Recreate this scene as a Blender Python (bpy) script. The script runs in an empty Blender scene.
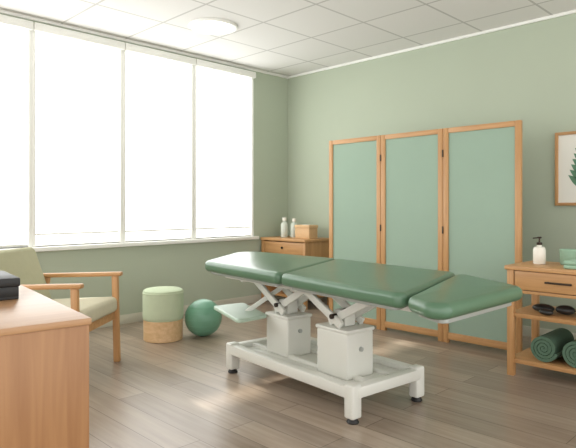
import bpy, bmesh, math, random
from mathutils import Vector, Matrix
random.seed(4)
S=bpy.context.scene
try:
    S.view_settings.view_transform='Standard'
except Exception as ex: print(ex)

# ------------------------------------------------------------ materials
def lin(c):
    return tuple(((v/255)/12.92 if v/255<=0.04045 else ((v/255+0.055)/1.055)**2.4) for v in c)+(1.0,)
def newmat(name):
    m=bpy.data.materials.new(name); m.use_nodes=True
    nt=m.node_tree; b=nt.nodes['Principled BSDF']
    return m,nt,b
def mat(name,rgb,rough=0.5,metal=0.0,var=0.04,scale=8,bump=0.0,bscale=200,coat=0.0):
    m,nt,b=newmat(name); N=nt.nodes; L=nt.links
    tc=N.new('ShaderNodeTexCoord'); no=N.new('ShaderNodeTexNoise'); no.inputs['Scale'].default_value=scale
    L.new(tc.outputs['Object'],no.inputs['Vector'])
    mx=N.new('ShaderNodeMix'); mx.data_type='RGBA'
    c=lin(rgb)
    mx.inputs['A'].default_value=tuple(v*(1-var) for v in c[:3])+(1,)
    mx.inputs['B'].default_value=tuple(min(1,v*(1+var)) for v in c[:3])+(1,)
    L.new(no.outputs['Fac'],mx.inputs['Factor']); L.new(mx.outputs['Result'],b.inputs['Base Color'])
    b.inputs['Roughness'].default_value=rough; b.inputs['Metallic'].default_value=metal
    b.inputs['Coat Weight'].default_value=coat
    if bump>0:
        n2=N.new('ShaderNodeTexNoise'); n2.inputs['Scale'].default_value=bscale
        L.new(tc.outputs['Object'],n2.inputs['Vector'])
        bp=N.new('ShaderNodeBump'); bp.inputs['Strength'].default_value=bump; bp.inputs['Distance'].default_value=0.002
        L.new(n2.outputs['Fac'],bp.inputs['Height']); L.new(bp.outputs['Normal'],b.inputs['Normal'])
    return m
def wood(name,c1,c2,axis='X',rough=0.42):
    m,nt,b=newmat(name); N=nt.nodes; L=nt.links
    tc=N.new('ShaderNodeTexCoord'); mp=N.new('ShaderNodeMapping')
    sc={'X':(1.2,22,22),'Y':(22,1.2,22),'Z':(22,22,1.2)}[axis]
    mp.inputs['Scale'].default_value=sc
    L.new(tc.outputs['Object'],mp.inputs['Vector'])
    no=N.new('ShaderNodeTexNoise'); no.inputs['Scale'].default_value=1.6; no.inputs['Detail'].default_value=6
    no.inputs['Distortion'].default_value=0.6
    L.new(mp.outputs['Vector'],no.inputs['Vector'])
    cr=N.new('ShaderNodeValToRGB'); cr.color_ramp.elements[0].position=0.3; cr.color_ramp.elements[1].position=0.72
    cr.color_ramp.elements[0].color=lin(c1); cr.color_ramp.elements[1].color=lin(c2)
    L.new(no.outputs['Fac'],cr.inputs['Fac']); L.new(cr.outputs['Color'],b.inputs['Base Color'])
    b.inputs['Roughness'].default_value=rough
    return m
def emis(name,rgb,strength):
    m,nt,b=newmat(name)
    b.inputs['Base Color'].default_value=lin(rgb)
    b.inputs['Emission Color'].default_value=lin(rgb); b.inputs['Emission Strength'].default_value=strength
    b.inputs['Roughness'].default_value=0.9
    return m

OAK1,OAK2=(176,130,82),(200,154,104)
M_woodX=wood('oak_x',OAK1,OAK2,'X'); M_woodY=wood('oak_y',OAK1,OAK2,'Y'); M_woodZ=wood('oak_z',OAK1,OAK2,'Z')
M_desk=wood('desk_wood',(150,106,68),(168,124,82),'Z',0.4)
M_desktop=wood('desk_top_wood',(166,124,86),(182,142,102),'Y',0.35)
M_wall=mat('sage_wall_paint',(177,186,166),0.85,var=0.02,scale=2,bump=0.15,bscale=300)
M_white=mat('white_paint',(236,236,230),0.5,var=0.01)
M_base=mat('baseboard_paint',(206,204,188),0.5,var=0.01)
M_metal=mat('ivory_powder_coat',(214,214,205),0.35,var=0.02)
M_grey=mat('grey_metal',(170,174,168),0.35,metal=0.3,var=0.02)
M_black=mat('black_rubber',(28,28,28),0.5)
M_dark=mat('dark_bronze',(60,50,42),0.4,metal=0.7)
M_vinyl=mat('green_vinyl',(80,112,86),0.32,var=0.06,scale=5,bump=0.12,bscale=260,coat=0.15)
M_fabric=mat('sage_screen_fabric',(148,170,152),0.75,var=0.03,scale=3,bump=0.3,bscale=500)
M_khaki=mat('khaki_upholstery',(172,170,140),0.9,var=0.05,scale=20,bump=0.5,bscale=400)
M_seat=mat('beige_upholstery',(196,190,164),0.9,var=0.05,scale=20,bump=0.5,bscale=400)
M_pouf=mat('pale_green_fabric',(190,202,172),0.9,var=0.05,scale=20,bump=0.5,bscale=400)
M_poufw=wood('pouf_wood',(206,170,124),(226,192,150),'X')
M_ball=mat('ball_rubber',(110,160,134),0.35,var=0.05,coat=0.2)
M_towel=mat('dark_green_towel',(84,110,90),0.95,var=0.1,scale=40,bump=0.8,bscale=300)
M_ltowel=mat('light_green_towel',(150,180,156),0.95,var=0.06,scale=40,bump=0.8,bscale=300)
M_cer=mat('white_ceramic',(232,228,216),0.25,var=0.01)
M_glassg=mat('frosted_jar',(205,212,200),0.2,var=0.03)
M_wick=mat('light_wood_box',(208,172,128),0.6,var=0.08,scale=30)
M_tray=mat('pale_green_plate',(178,198,180),0.4)
M_stone=mat('black_stone',(40,40,38),0.35)
M_paper=mat('art_paper',(236,234,224),0.8,var=0.01)
M_leaf=mat('leaf_print_ink',(96,136,108),0.8,var=0.15,scale=20)
M_shade=emis('glowing_roller_shade',(250,252,252),3.0)  # fabric emits: glow stands in for daylight coming through, and lights the room
M_lamp=emis('led_diffuser',(255,250,238),8)

# floor planks
M_floor,nt,b=newmat('vinyl_plank_floor'); N=nt.nodes; L=nt.links
tc=N.new('ShaderNodeTexCoord')
br=N.new('ShaderNodeTexBrick'); br.inputs['Scale'].default_value=1
br.inputs['Brick Width'].default_value=1.25; br.inputs['Row Height'].default_value=0.17
br.inputs['Mortar Size'].default_value=0.0022; br.inputs['Mortar Smooth'].default_value=0.3
br.inputs['Color1'].default_value=lin((146,131,116)); br.inputs['Color2'].default_value=lin((176,160,143))
br.inputs['Mortar'].default_value=lin((96,84,72)); br.offset=0.37; br.inputs['Bias'].default_value=0
L.new(tc.outputs['Object'],br.inputs['Vector'])
mp=N.new('ShaderNodeMapping'); mp.inputs['Scale'].default_value=(1.2,20,1)
L.new(tc.outputs['Object'],mp.inputs['Vector'])
no=N.new('ShaderNodeTexNoise'); no.inputs['Scale'].default_value=1.5; no.inputs['Detail'].default_value=7; no.inputs['Distortion'].default_value=0.4
L.new(mp.outputs['Vector'],no.inputs['Vector'])
cr=N.new('ShaderNodeValToRGB'); cr.color_ramp.elements[0].position=0.3; cr.color_ramp.elements[1].position=0.7
cr.color_ramp.elements[0].color=(0.74,0.71,0.68,1); cr.color_ramp.elements[1].color=(1,1,1,1)
L.new(no.outputs['Fac'],cr.inputs['Fac'])
mx=N.new('ShaderNodeMix'); mx.data_type='RGBA'; mx.blend_type='MULTIPLY'; mx.inputs['Factor'].default_value=1
L.new(br.outputs['Color'],mx.inputs['A']); L.new(cr.outputs['Color'],mx.inputs['B'])
L.new(mx.outputs['Result'],b.inputs['Base Color']); b.inputs['Roughness'].default_value=0.29

# ceiling tiles
M_ceil,nt,b=newmat('acoustic_tile_ceiling'); N=nt.nodes; L=nt.links
tc=N.new('ShaderNodeTexCoord')
br=N.new('ShaderNodeTexBrick'); br.inputs['Scale'].default_value=1; br.offset=0; br.squash=1
br.inputs['Brick Width'].default_value=0.61; br.inputs['Row Height'].default_value=0.61
br.inputs['Mortar Size'].default_value=0.010; br.inputs['Mortar Smooth'].default_value=0.1
br.inputs['Color1'].default_value=lin((223,221,217)); br.inputs['Color2'].default_value=lin((227,225,221))
br.inputs['Mortar'].default_value=lin((190,188,183))
L.new(tc.outputs['Object'],br.inputs['Vector'])
no=N.new('ShaderNodeTexNoise'); no.inputs['Scale'].default_value=120
L.new(tc.outputs['Object'],no.inputs['Vector'])
bp=N.new('ShaderNodeBump'); bp.inputs['Strength'].default_value=0.3; bp.inputs['Distance'].default_value=0.004
L.new(no.outputs['Fac'],bp.inputs['Height']); L.new(bp.outputs['Normal'],b.inputs['Normal'])
L.new(br.outputs['Color'],b.inputs['Base Color']); b.inputs['Roughness'].default_value=0.9

# ------------------------------------------------------------ mesh helpers
def empty(name,loc=(0,0,0),rz=0):
    o=bpy.data.objects.new(name,None); o.empty_display_size=0.1
    o.location=loc; o.rotation_euler=(0,0,math.radians(rz)); S.collection.objects.link(o); return o
def finish(bm,name,m,par=None,loc=(0,0,0),rot=(0,0,0),smooth=True,ang=40):
    me=bpy.data.meshes.new(name); bmesh.ops.recalc_face_normals(bm,faces=bm.faces); bm.to_mesh(me); bm.free()
    me.materials.append(m)
    if smooth:
        for p in me.polygons: p.use_smooth=True
        try: me.set_sharp_from_angle(angle=math.radians(ang))
        except Exception: pass
    o=bpy.data.objects.new(name,me); o.location=loc; o.rotation_euler=rot
    S.collection.objects.link(o)
    if par: o.parent=par
    return o
def box(par,name,lo,hi,m,bev=0.004,rot=(0,0,0)):
    c=[(a+b_)/2 for a,b_ in zip(lo,hi)]; s=[abs(b_-a) for a,b_ in zip(lo,hi)]
    bm=bmesh.new(); bmesh.ops.create_cube(bm,size=1)
    for v in bm.verts: v.co=Vector((v.co.x*s[0],v.co.y*s[1],v.co.z*s[2]))
    if bev>0:
        bmesh.ops.bevel(bm,geom=bm.edges[:],offset=min(bev,min(s)*0.45),segments=3 if bev>0.01 else 2,profile=0.5,affect='EDGES')
    return finish(bm,name,m,par,c,rot)
def beam(par,name,p,q,w,t,m,bev=0.004):
    p=Vector(p);q=Vector(q); d=q-p; ln=d.length
    bm=bmesh.new(); bmesh.ops.create_cube(bm,size=1)
    for v in bm.verts: v.co=Vector((v.co.x*ln,v.co.y*w,v.co.z*t))
    if bev>0: bmesh.ops.bevel(bm,geom=bm.edges[:],offset=min(bev,min(w,t)*0.4),segments=2,profile=0.5,affect='EDGES')
    x=d.normalized(); up=Vector((0,0,1))
    if abs(x.z)>0.9995: up=Vector((-1,0,0))
    y=up.cross(x).normalized(); z=x.cross(y)
    o=finish(bm,name,m,par,(p+q)/2); R=Matrix((x,y,z)).transposed(); o.rotation_euler=R.to_euler(); return o
def lathe(par,name,prof,m,loc=(0,0,0),rot=(0,0,0),seg=40,ang=40):
    bm=bmesh.new(); rings=[]
    for r,z in prof:
        if r<1e-6: rings.append([bm.verts.new((0,0,z))])
        else: rings.append([bm.verts.new((r*math.cos(2*math.pi*i/seg),r*math.sin(2*math.pi*i/seg),z)) for i in range(seg)])
    for a,c in zip(rings,rings[1:]):
        for i in range(seg):
            j=(i+1)%seg
            if len(a)==1 and len(c)==1: continue
            if len(a)==1: bm.faces.new((a[0],c[i],c[j]))
            elif len(c)==1: bm.faces.new((a[i],a[j],c[0]))
            else: bm.faces.new((a[i],a[j],c[j],c[i]))
    return finish(bm,name,m,par,loc,rot,ang=ang)
def rounded(corners,r,n=8):
    out=[]; k=len(corners)
    for i in range(k):
        P=Vector(corners[i]);A=Vector(corners[i-1]);B=Vector(corners[(i+1)%k])
        a=(A-P).normalized(); c=(B-P).normalized(); th=a.angle(c); rr=r[i] if isinstance(r,(list,tuple)) else r
        t=rr/math.tan(th/2); cen=P+(a+c).normalized()*(rr/math.sin(th/2))
        s=P+a*t-cen; e=P+c*t-cen
        for q in range(n+1):
            f=q/n; v=s.lerp(e,f).normalized()*rr
            out.append(cen+v)
    return out
def cushion(par,name,corners,z0,z1,m,rc=0.06,er=0.022,tilt=None,crown=0.008):
    """soft slab with rounded plan corners and rolled edges"""
    out=rounded([c[:2] for c in corners],rc); cen=sum(out,Vector((0,0)))/len(out)
    n=len(out)
    nor=[]
    for i in range(n):
        t=(out[(i+1)%n]-out[i-1]).normalized(); v=Vector((t.y,-t.x))
        if v.dot(out[i]-cen)<0: v=-v
        nor.append(v)
    rings=[]
    for a in range(0,7):
        th=math.pi/2*a/6; rings.append((er*(1-math.sin(th)),z0+er*(1-math.cos(th))))
    for a in range(0,7):
        th=math.pi/2*a/6; rings.append((er*(1-math.cos(th)),z1-er*(1-math.sin(th))))
    bm=bmesh.new(); R=[]
    for ins,z in rings:
        R.append([bm.verts.new((*(out[i]-nor[i]*ins),z)) for i in range(n)])
    last=[out[i]-nor[i]*er for i in range(n)]
    for f in (0.12,0.3,0.55,0.8):
        R.append([bm.verts.new((*(last[i].lerp(cen,f)),z1+crown*math.sin(math.pi/2*min(1,f*1.4)))) for i in range(n)])
    for a,c in zip(R,R[1:]):
        for i in range(n):
            j=(i+1)%n; bm.faces.new((a[i],a[j],c[j],c[i]))
    ctr=bm.verts.new((*cen,z1+crown))
    for i in range(n): bm.faces.new((R[-1][i],R[-1][(i+1)%n],ctr))
    bm.faces.new(R[0][::-1])
    if tilt:
        for v in bm.verts: v.co.z+=tilt(v.co)
    return finish(bm,name,m,par,ang=60)

# ------------------------------------------------------------ room
XL,YB,H=-4.82,4.82,2.70
XR,YF=1.6,-2.2
box(None,'floor',(XL-0.2,YF,-0.1),(XR,YB+0.2,0),M_floor,0)
box(None,'ceiling',(XL-0.2,YF,H),(XR,YB+0.2,H+0.1),M_ceil,0)
box(None,'wall_back',(XL-0.2,YB,0),(XR,YB+0.15,H),M_wall,0)
WZ0,WZ1=0.77,2.66
ys=[-1.53,-0.70,0.13,0.955,1.783,2.615,3.428,4.262]
wl=empty('wall_left')
box(wl,'wall_below_window',(XL-0.15,YF,0),(XL,YB,WZ0),M_wall,0)
box(wl,'wall_above_window',(XL-0.15,YF,WZ1),(XL,YB,H),M_wall,0)
box(wl,'wall_corner_pier',(XL-0.15,ys[-1],WZ0),(XL,YB,WZ1),M_wall,0)
box(wl,'wall_near_pier',(XL-0.15,YF,WZ0),(XL,ys[0],WZ1),M_wall,0)
box(None,'baseboard_left',(XL,YF,0),(XL+0.014,YB,0.09),M_base,0.003)
box(None,'baseboard_back',(XL+0.014,YB-0.014,0),(XR,YB,0.09),M_base,0.003)
box(None,'trim_1',(XL-0.1,ys[0]-0.03,WZ0-0.035),(XL+0.06,ys[-1]+0.03,WZ0),M_white,0.004)
box(None,'trim_2',(XL-0.02,YF,H-0.025),(XL+0.02,YB,H),M_white,0.003)
box(None,'trim_3',(XL+0.02,YB-0.02,H-0.025),(XR,YB,H),M_white,0.003)
for i in range(len(ys)-1):
    a,c=ys[i],ys[i+1]
    w=empty('window_%d'%(i+1),(XL,(a+c)/2,WZ0)); hw=(c-a)/2; hh=WZ1-WZ0; f=0.028
    lift=0.085 if i>=4 else 0.0     # shades stop short of the sill, letting a strip of sun in
    box(w,'frame_l',(-0.11,-hw,0),(-0.0,-hw+f,hh),M_white,0.003)
    box(w,'frame_r',(-0.11,hw-f,0),(-0.0,hw,hh),M_white,0.003)
    box(w,'frame_b',(-0.11,-hw+f,0),(-0.04,hw-f,0.012),M_white,0.003)
    box(w,'frame_t',(-0.11,-hw+f,hh-0.04),(-0.02,hw-f,hh),M_white,0.003)
    box(w,'roller_cassette',(-0.018,-hw+0.004,hh-0.075),(0.045,hw-0.004,hh-0.005),M_white,0.006)
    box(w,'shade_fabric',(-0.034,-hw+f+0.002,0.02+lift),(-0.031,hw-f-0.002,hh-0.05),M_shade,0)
    box(w,'hem_bar',(-0.04,-hw+f+0.004,0.012+lift),(-0.024,hw-f-0.004,0.03+lift),M_white,0.003)

# ceiling lamp
lp=empty('ceiling_downlight',(-3.92,2.99,H))
lathe(lp,'trim_ring',[(0.17,-0.001),(0.215,-0.001),(0.215,-0.012),(0.205,-0.02),(0.175,-0.018),(0.17,-0.008)],M_white,seg=56)
lathe(lp,'diffuser',[(0,-0.012),(0.10,-0.013),(0.172,-0.009)],M_lamp,seg=56)

# ------------------------------------------------------------ folding screen
def screen():
    p=empty('folding_screen',(0,4.15,0))
    xs=[-3.568,-2.952,-2.332,-1.692]; h=1.755; t=0.018; fw=0.045
    for i in range(3):
        a=xs[i]+0.002; c=xs[i+1]-0.002
        box(p,'stile_l_%d'%i,(a,-t,0.0),(a+fw,t,h),M_woodZ,0.003)
        box(p,'stile_r_%d'%i,(c-fw,-t,0.0),(c,t,h),M_woodZ,0.003)
        box(p,'rail_top_%d'%i,(a+fw,-t,h-0.042),(c-fw,t,h),M_woodX,0.003)
        box(p,'rail_bottom_%d'%i,(a+fw,-t,0.03),(c-fw,t,0.085),M_woodX,0.003)
        box(p,'panel_%d'%i,(a+fw-0.004,-0.006,0.08),(c-fw+0.004,0.006,h-0.035),M_fabric,0)
    for i in (1,2):
        for z in (0.25,0.92,1.55):
            box(p,'hinge_%d_%d'%(i,int(z*100)),(xs[i]-0.006,-t-0.005,z-0.03),(xs[i]+0.006,-t+0.002,z+0.03),M_dark,0.002)
screen()

# ------------------------------------------------------------ treatment table
def table():
    p=empty('treatment_table')
    top,bot=0.745,0.675
    A=[(-3.075,2.262),(-2.203,2.140),(-2.567,3.060),(-3.600,3.060)]
    B=[(-2.195,2.138),(-1.312,2.000),(-1.552,2.900),(-2.560,3.055)]
    C=[(-1.302,2.010),(-1.095,1.905),(-1.080,2.690),(-1.538,2.895)]
    cushion(p,'leg_cushion',A,bot,top,M_vinyl,rc=[0.12,0.035,0.035,0.14],er=0.026)
    cushion(p,'torso_cushion',B,bot,top,M_vinyl,rc=[0.035,0.045,0.045,0.035],er=0.026)
    cushion(p,'head_cushion',C,bot,top,M_vinyl,rc=[0.05,0.07,0.07,0.05],er=0.032,
            tilt=lambda co:-0.03*max(0,(co.x+1.5)))
    def shrink(Q,f,fy=None):
        c=sum((Vector(q) for q in Q),Vector((0,0)))/4
        return [tuple(c+(Vector(q)-c)*f) for q in Q]
    for nm,Q in (('leg_board',A),('torso_board',B),('head_board',C)):
        h_=nm=='head_board'
        cushion(p,nm,shrink(Q,0.80 if h_ else 0.88),bot-0.02-(0.012 if h_ else 0),bot+0.002-(0.006 if h_ else 0),M_grey,rc=0.03,er=0.004,crown=0)
    q=empty('lift_frame',(-2.32,2.58,0),-6); q.parent=p
    zt=0.615
    for y in (-0.2,0.2):
        box(q,'top_rail_%d'%(y>0),(-0.72,y-0.02,zt),(0.90,y+0.02,zt+0.04),M_metal,0.006)
    for x in (-0.66,-0.1,0.35,0.85):
        box(q,'top_cross_%d'%int(x*100),(x-0.02,-0.2,zt),(x+0.02,0.2,zt+0.035),M_metal,0.005)
    # base
    L,W=0.56,0.26; zr=0.125
    for y in (-W,W):
        box(q,'base_rail_%d'%(y>0),(-L,y-0.035,zr),(L,y+0.035,zr+0.065),M_metal,0.01)
    for x in (-L,L):
        box(q,'base_end_%d'%(x>0),(x-0.035,-W,zr+0.002),(x+0.035,W,zr+0.063),M_metal,0.01)
        for y in (-W,W):
            box(q,'base_post_%d%d'%(x>0,y>0),(x-0.033,y-0.036,0.025),(x+0.033,y+0.036,0.2),M_metal,0.012)
            lathe(q,'foot_%d%d'%(x>0,y>0),[(0,0),(0.03,0),(0.033,0.006),(0.02,0.026),(0,0.026)],M_black,(x,y,0))
    box(q,'base_plate',(-L+0.02,-W+0.02,zr+0.02),(L-0.02,W-0.02,zr+0.035),M_metal,0.004)
    for y in (-0.1,0.1):
        box(q,'base_track_%d'%(y>0),(-L+0.03,y-0.02,zr+0.03),(L-0.03,y+0.02,zr+0.055),M_metal,0.005)
    # boxy column housings
    for i,(x,y,w,ht) in enumerate(((-0.25,-0.03,0.115,0.42),(0.30,-0.06,0.125,0.435))):
        box(q,'motor_housing_%d'%i,(x-w,y-w*0.85,zr+0.033),(x+w,y+w*0.85,ht-0.018),M_metal,0.012)
        box(q,'housing_lid_%d'%i,(x-w-0.006,y-w*0.85-0.006,ht-0.022),(x+w+0.006,y+w*0.85+0.006,ht),M_metal,0.008)
        lathe(q,'housing_knob_%d'%i,[(0,0.012),(0.012,0.012),(0.014,0)],M_grey,(x+w,y,0.32),(0,math.pi/2,0))
        box(q,'lift_column_%d'%i,(x-0.045,y-0.045,ht),(x+0.045,y+0.045,ht+0.09),M_metal,0.008)
        for s in (-1,1):
            k='%d_%d'%(i,s>0)
            beam(q,'link_a_'+k,(x-0.27,y+0.085*s,zt+0.01),(x+0.06,y+0.085*s,ht+0.015),0.022,0.045,M_metal)
            beam(q,'link_b_'+k,(x+0.27,y+0.06*s,zt+0.01),(x-0.06,y+0.06*s,ht+0.015),0.022,0.045,M_metal)
        lathe(q,'pivot_%d'%i,[(0,-0.11),(0.014,-0.11),(0.014,0.11),(0,0.11)],M_dark,(x,y,ht+0.06),(math.pi/2,0,0))
        for s in (-1,1):
            lathe(q,'cross_pin_%d_%d'%(i,s>0),[(0,-0.22),(0.014,-0.22),(0.014,0.22),(0,0.22)],M_metal,(x+0.265*s,0,zt+0.005),(math.pi/2,0,0))
    pl=[(-3.16,2.41),(-2.66,2.22),(-2.66,2.47),(-3.12,2.66)]
    cushion(p,'side_plate',pl,0.385,0.41,M_tray,rc=0.03,er=0.008,crown=0)
    beam(p,'side_plate_arm',(-2.86,2.46,0.40),(-2.62,2.66,0.62),0.03,0.03,M_metal)
table()

# ------------------------------------------------------------ corner cabinet
def cabinet():
    p=empty('side_cabinet',(-4.09,4.35,0))   # front right corner, front faces -Y
    W,D,Hh=0.70,0.445,0.755
    box(p,'top',(-W,-0.015,Hh-0.03),(0.012,D,Hh),M_woodX,0.004)
    for x in (-W+0.02,0-0.02):
        for y in (0.02,D-0.025):
            box(p,'leg_%d%d'%(x>-0.1,y>0.1),(x-0.02,y-0.02,0),(x+0.02,y+0.02,Hh-0.03),M_woodZ,0.004)
    box(p,'side_r',(-0.03,0.035,0.10),(-0.01,D-0.03,Hh-0.03),M_woodZ,0.002)
    box(p,'side_l',(-W+0.01,0.035,0.10),(-W+0.03,D-0.03,Hh-0.03),M_woodZ,0.002)
    box(p,'back',(-W+0.03,D-0.03,0.10),(-0.03,D-0.015,Hh-0.03),M_woodX,0.002)
    box(p,'drawer',(-W+0.045,0.004,Hh-0.175),(-0.045,0.03,Hh-0.04),M_woodX,0.004)
    box(p,'drawer_floor',(-W+0.03,0.02,Hh-0.2),(-0.03,D-0.03,Hh-0.18),M_woodX,0.002)
    box(p,'shelf_mid',(-W+0.03,0.02,0.34),(-0.03,D-0.03,0.36),M_woodX,0.003)
    box(p,'shelf_low',(-W+0.03,0.02,0.10),(-0.03,D-0.03,0.125),M_woodX,0.003)
    lathe(p,'knob',[(0,0.022),(0.010,0.022),(0.014,0.012),(0.006,0)],M_dark,(-W/2,0.004,Hh-0.105),(math.pi/2,0,0),seg=20)
cabinet()
Z=0.755
for (x,y,s) in ((-4.60,4.54,1.15),(-4.50,4.60,1.1)):
    j=empty('glass_bottle',(x,y,Z))
    lathe(j,'body',[(0,0),(0.034*s,0),(0.037*s,0.006),(0.037*s,0.13*s),(0.030*s,0.145*s),(0.016*s,0.155*s),(0.016*s,0.17*s),(0,0.17*s)],M_glassg)
    lathe(j,'cap',[(0.019*s,0.165*s),(0.022*s,0.168*s),(0.022*s,0.198*s),(0,0.2*s)],M_cer)
k=empty('wooden_tissue_box',(-4.27,4.56,Z),0)
box(k,'body',(-0.11,-0.07,0),(0.11,0.07,0.115),M_wick,0.006)
box(k,'lid',(-0.115,-0.075,0.115),(0.115,0.075,0.15),M_wick,0.006)
box(k,'slot',(-0.05,-0.012,0.149),(0.05,0.012,0.153),M_paper,0.001)

# ------------------------------------------------------------ right shelf unit
SX,SY=-1.58,3.63
def shelf():
    p=empty('open_shelf_console',(SX,SY,0))
    W,D,Hh=1.25,0.45,0.725
    box(p,'top',(-0.012,-0.012,Hh-0.028),(W,D,Hh),M_woodX,0.004)
    for x in (0.022,W-0.03):
        for y in (0.022,D-0.022):
            box(p,'leg_%d%d'%(x>0.1,y>0.1),(x-0.022,y-0.022,0),(x+0.022,y+0.022,Hh-0.028),M_woodZ,0.004)
    for i,z in enumerate((0.115,0.415)):
        box(p,'shelf_%d'%i,(0.004,0.006,z-0.028),(W-0.01,D-0.006,z),M_woodX,0.003)
    box(p,'side_panel',(0.01,0.044,0.555),(0.03,D-0.044,Hh-0.028),M_woodY,0.002)
    box(p,'apron_back',(0.044,D-0.03,0.555),(W-0.05,D-0.012,Hh-0.028),M_woodX,0.002)
    box(p,'drawer_rail',(0.044,0.006,0.548),(W-0.05,0.03,0.568),M_woodX,0.002)
    box(p,'drawer_bottom',(0.03,0.03,0.552),(W-0.05,D-0.03,0.562),M_woodX,0.001)
    for i in range(2):
        a=0.05+i*0.575
        box(p,'drawer_front_%d'%i,(a,0.002,0.572),(a+0.565,0.024,Hh-0.032),M_woodX,0.003)
        beam(p,'handle_%d'%i,(a+0.20,-0.022,0.635),(a+0.36,-0.022,0.635),0.012,0.012,M_dark,0.003)
        for xx in (a+0.215,a+0.345): beam(p,'handle_post_%d_%d'%(i,int(xx*100)),(xx,-0.02,0.635),(xx,0.004,0.635),0.01,0.01,M_dark,0.002)
shelf()
def roll(x,y,z,r,ln,m,name='rolled_towel'):
    bm=bmesh.new(); turns=4.2; n=150; th=r/turns/1.05; rows=[]
    for i in range(n+1):
        f=i/n; a=2*math.pi*turns*f-math.pi/2; rr=max(0.006,r*f)
        c,s=math.cos(a),math.sin(a); r1=rr; r0=max(0.002,rr-th*0.9)
        rows.append([bm.verts.new((r1*c,0,r1*s)),bm.verts.new((r1*c,ln,r1*s)),bm.verts.new((r0*c,ln,r0*s)),bm.verts.new((r0*c,0,r0*s))])
    for a_,b_ in zip(rows,rows[1:]):
        for k in range(4):
            kk=(k+1)%4; bm.faces.new((a_[k],a_[kk],b_[kk],b_[k]))
    bm.faces.new(rows[0]); bm.faces.new(rows[-1])
    return finish(bm,name,m,None,(x,y,z),ang=50)
for x in (-1.36,-1.165,-0.97,-0.775):
    roll(x,SY+0.04,0.115+0.0905,0.09,0.36,M_towel)
st=empty('massage_stones',(-1.40,SY+0.15,0.417))
for i,(x,y,a,bb,cc) in enumerate(((0,0,0.07,0.05,0.028),(0.13,0.02,0.06,0.05,0.03),(0.05,-0.085,0.045,0.03,0.02))):
    prof=[(math.sin(math.pi*t/12),-math.cos(math.pi*t/12)) for t in range(13)]
    prof=[(0 if r<1e-4 else r,z) for r,z in prof]
    o=lathe(st,'stone_%d'%i,prof,M_stone,(x,y,cc)); o.scale=(a,bb,cc)
Z=0.725
d=empty('soap_dispenser',(-1.46,3.87,Z))
lathe(d,'bottle',[(0,0),(0.036,0),(0.04,0.005),(0.04,0.095),(0.034,0.112),(0.015,0.12),(0.015,0.132),(0,0.132)],M_cer)
lathe(d,'pump_collar',[(0.017,0.128),(0.018,0.13),(0.018,0.145),(0.006,0.148),(0.005,0.175),(0,0.175)],M_dark,seg=20)
box(d,'pump_head',(-0.012,-0.012,0.172),(0.012,0.012,0.184),M_dark,0.003)
beam(d,'pump_spout',(0,0,0.178),(-0.03,-0.035,0.174),0.008,0.008,M_dark,0.002)
g=empty('green_candle_jar',(-1.30,3.95,Z))
lathe(g,'jar',[(0,0),(0.048,0),(0.053,0.006),(0.056,0.10),(0.052,0.103),(0.049,0.09),(0.047,0.075),(0,0.075)],M_ltowel)
lathe(g,'wick',[(0,0.075),(0.002,0.075),(0.002,0.09),(0,0.09)],M_black,seg=8)
tw=empty('folded_towel_stack',(-1.09,3.77,Z))
for i in range(2):
    cushion(tw,'towel_%d'%i,[(-0.15,-0.11),(0.15,-0.11),(0.15,0.11),(-0.15,0.11)],0.026*i,0.026*(i+1),M_ltowel,rc=0.02,er=0.012,crown=0.0)

# ------------------------------------------------------------ framed print
def art():
    p=empty('framed_leaf_print',(-1.685,YB-0.001,1.12))
    W,Hh,f=0.46,0.60,0.024
    box(p,'frame_l',(0,-0.028,0),(f,0,Hh),M_woodZ,0.003); box(p,'frame_r',(W-f,-0.028,0),(W,0,Hh),M_woodZ,0.003)
    box(p,'frame_b',(f,-0.028,0),(W-f,0,f),M_woodX,0.003); box(p,'frame_t',(f,-0.028,Hh-f),(W-f,0,Hh),M_woodX,0.003)
    box(p,'mat_board',(f-0.003,-0.012,f-0.003),(W-f+0.003,-0.004,Hh-f+0.003),M_paper,0)
    bm=bmesh.new()
    def leaf(px,pz,ang,ln,w):
        pts=[]; n=12
        for i in range(n+1):
            t=i/n; pts.append((t*ln, w*math.sin(math.pi*t**0.8)))
        for i in range(n-1,0,-1):
            t=i/n; pts.append((t*ln,-w*math.sin(math.pi*t**0.8)))
        c,s=math.cos(ang),math.sin(ang)
        bm.faces.new([bm.verts.new((px+a*c-b_*s,-0.0135,pz+a*s+b_*c)) for a,b_ in pts])
    cx=W/2
    leaf(cx,0.10,math.pi/2,0.40,0.006)
    for i in range(6):
        z=0.14+i*0.052; l=0.17-0.014*i
        leaf(cx,z,math.radians(40),l,0.03); leaf(cx,z,math.radians(140),l,0.03)
    leaf(cx,0.42,math.pi/2,0.12,0.03)
    finish(bm,'leaf_print',M_leaf,p,smooth=False)
art()

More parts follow.
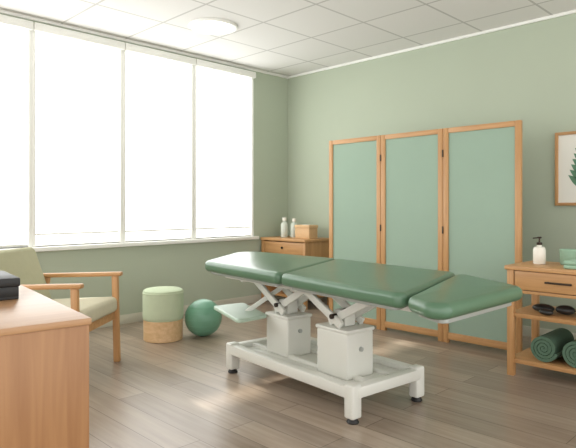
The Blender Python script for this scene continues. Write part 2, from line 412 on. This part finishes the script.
# ------------------------------------------------------------ pouf and ball
pf=empty('round_pouf',(-4.05,2.565,0))
lathe(pf,'wood_base',[(0,0),(0.157,0),(0.162,0.005),(0.162,0.165),(0.157,0.17),(0,0.17)],M_poufw,seg=64)
lathe(pf,'cushion',[(0,0.17),(0.158,0.17),(0.166,0.178),(0.168,0.2),(0.168,0.39),(0.162,0.412),(0.145,0.422),(0.08,0.428),(0,0.43)],M_pouf,seg=64)
lathe(pf,'piping',[(0.166,0.386),(0.171,0.389),(0.171,0.395),(0.166,0.398)],M_pouf,seg=64)
prof=[]
R=0.158
for t in range(49):
    a=math.pi*t/48
    prof.append((0 if t in(0,48) else R*math.sin(a),R-R*math.cos(a)))
bl=empty('exercise_ball',(-3.895,2.865,0))
lathe(bl,'ball',prof,M_ball,seg=64,ang=80)
for t in (14,19,24,29,34):
    a=math.pi*t/48; rr=R*math.sin(a); z=R-R*math.cos(a)
    lathe(bl,'grip_ring_%d'%t,[(rr-0.001,z-0.004),(rr+0.0015,z),(rr-0.001,z+0.004)],M_ball,seg=64)

# ------------------------------------------------------------ armchair
def chair():
    p=empty('wood_armchair',(-3.715,1.538,0),40)
    for s in (-1,1):
        y=0.31*s; k='r' if s<0 else 'l'
        beam(p,'front_leg_'+k,(0.285,y,0.0),(0.27,y,0.615),0.034,0.045,M_woodX,0.006)
        beam(p,'back_leg_'+k,(-0.36,y,0.0),(-0.24,y,0.60),0.034,0.045,M_woodX,0.006)
        beam(p,'arm_'+k,(-0.33,y,0.61),(0.32,y,0.63),0.055,0.03,M_woodX,0.01)
        beam(p,'side_rail_'+k,(-0.30,y,0.30),(0.275,y,0.345),0.024,0.055,M_woodX,0.004)
    beam(p,'front_rail',(0.265,-0.31,0.335),(0.265,0.31,0.335),0.024,0.055,M_woodY,0.004)
    beam(p,'back_rail',(-0.29,-0.31,0.31),(-0.29,0.31,0.31),0.024,0.055,M_woodY,0.004)
    c=cushion(p,'seat_cushion',[(-0.27,-0.285),(0.31,-0.285),(0.31,0.285),(-0.27,0.285)],0,0.11,M_seat,rc=0.04,er=0.035,crown=0.012)
    c.location=(0,0,0.35); c.rotation_euler=(0,math.radians(-3),0)
    b_=cushion(p,'back_cushion',[(0,-0.285),(0.43,-0.285),(0.43,0.285),(0,0.285)],0,0.10,M_khaki,rc=0.05,er=0.035,crown=0.008)
    b_.location=(-0.17,0,0.43); b_.rotation_euler=(0,math.radians(-110),0)
    beam(p,'back_frame',(-0.285,0,0.36),(-0.42,0,0.75),0.50,0.02,M_woodX,0.004)
chair()

# ------------------------------------------------------------ desk
def desk():
    p=empty('wooden_desk',(-1.745,0.835,0),-7)
    W,D,Hh=1.0,1.25,0.75
    box(p,'top',(-W,-D,Hh-0.022),(0,0,Hh),M_desktop,0.003)
    box(p,'cabinet_body',(-W+0.006,-D+0.006,0.06),(-0.006,-0.006,Hh-0.022),M_desk,0.003)
    box(p,'plinth',(-W+0.05,-D+0.05,0),(-0.05,-0.05,0.06),M_desk,0.002)
desk()
bx=empty('black_document_tray',(-2.30,0.80,0.75),-7)
box(bx,'base',(-0.30,-0.24,0),(0,0,0.012),M_black,0.003)
for nm,lo,hi in (('side_front',(-0.30,-0.24,0.01),(0,-0.232,0.05)),('side_back',(-0.30,-0.008,0.01),(0,0,0.05)),('side_right',(-0.008,-0.24,0.01),(0,0,0.05)),('side_left',(-0.30,-0.24,0.01),(-0.292,0,0.05))):
    box(bx,nm,lo,hi,M_black,0.002)
box(bx,'closed_lid',(-0.305,-0.245,0.05),(0.005,0.005,0.085),M_black,0.006)

# ------------------------------------------------------------ light + camera
w=bpy.data.worlds.new('World'); S.world=w; w.use_nodes=True
bg=w.node_tree.nodes['Background']; bg.inputs['Color'].default_value=(1.0,0.99,0.975,1); bg.inputs['Strength'].default_value=2.4
sl=bpy.data.lights.new('sun','SUN'); sl.energy=9; sl.angle=math.radians(1.5); sl.color=(1,0.95,0.87)
so=bpy.data.objects.new('sun',sl); S.collection.objects.link(so)
so.rotation_euler=Vector((1.0,-0.12,-0.36)).to_track_quat('-Z','Y').to_euler()
cam=bpy.data.cameras.new('camera'); co=bpy.data.objects.new('camera',cam); S.collection.objects.link(co)
co.location=(0,0,1.117); co.rotation_euler=(math.radians(90),0,math.radians(45))
cam.sensor_width=36; cam.lens=34.75; cam.shift_y=-18/576; cam.clip_start=0.05
S.camera=co
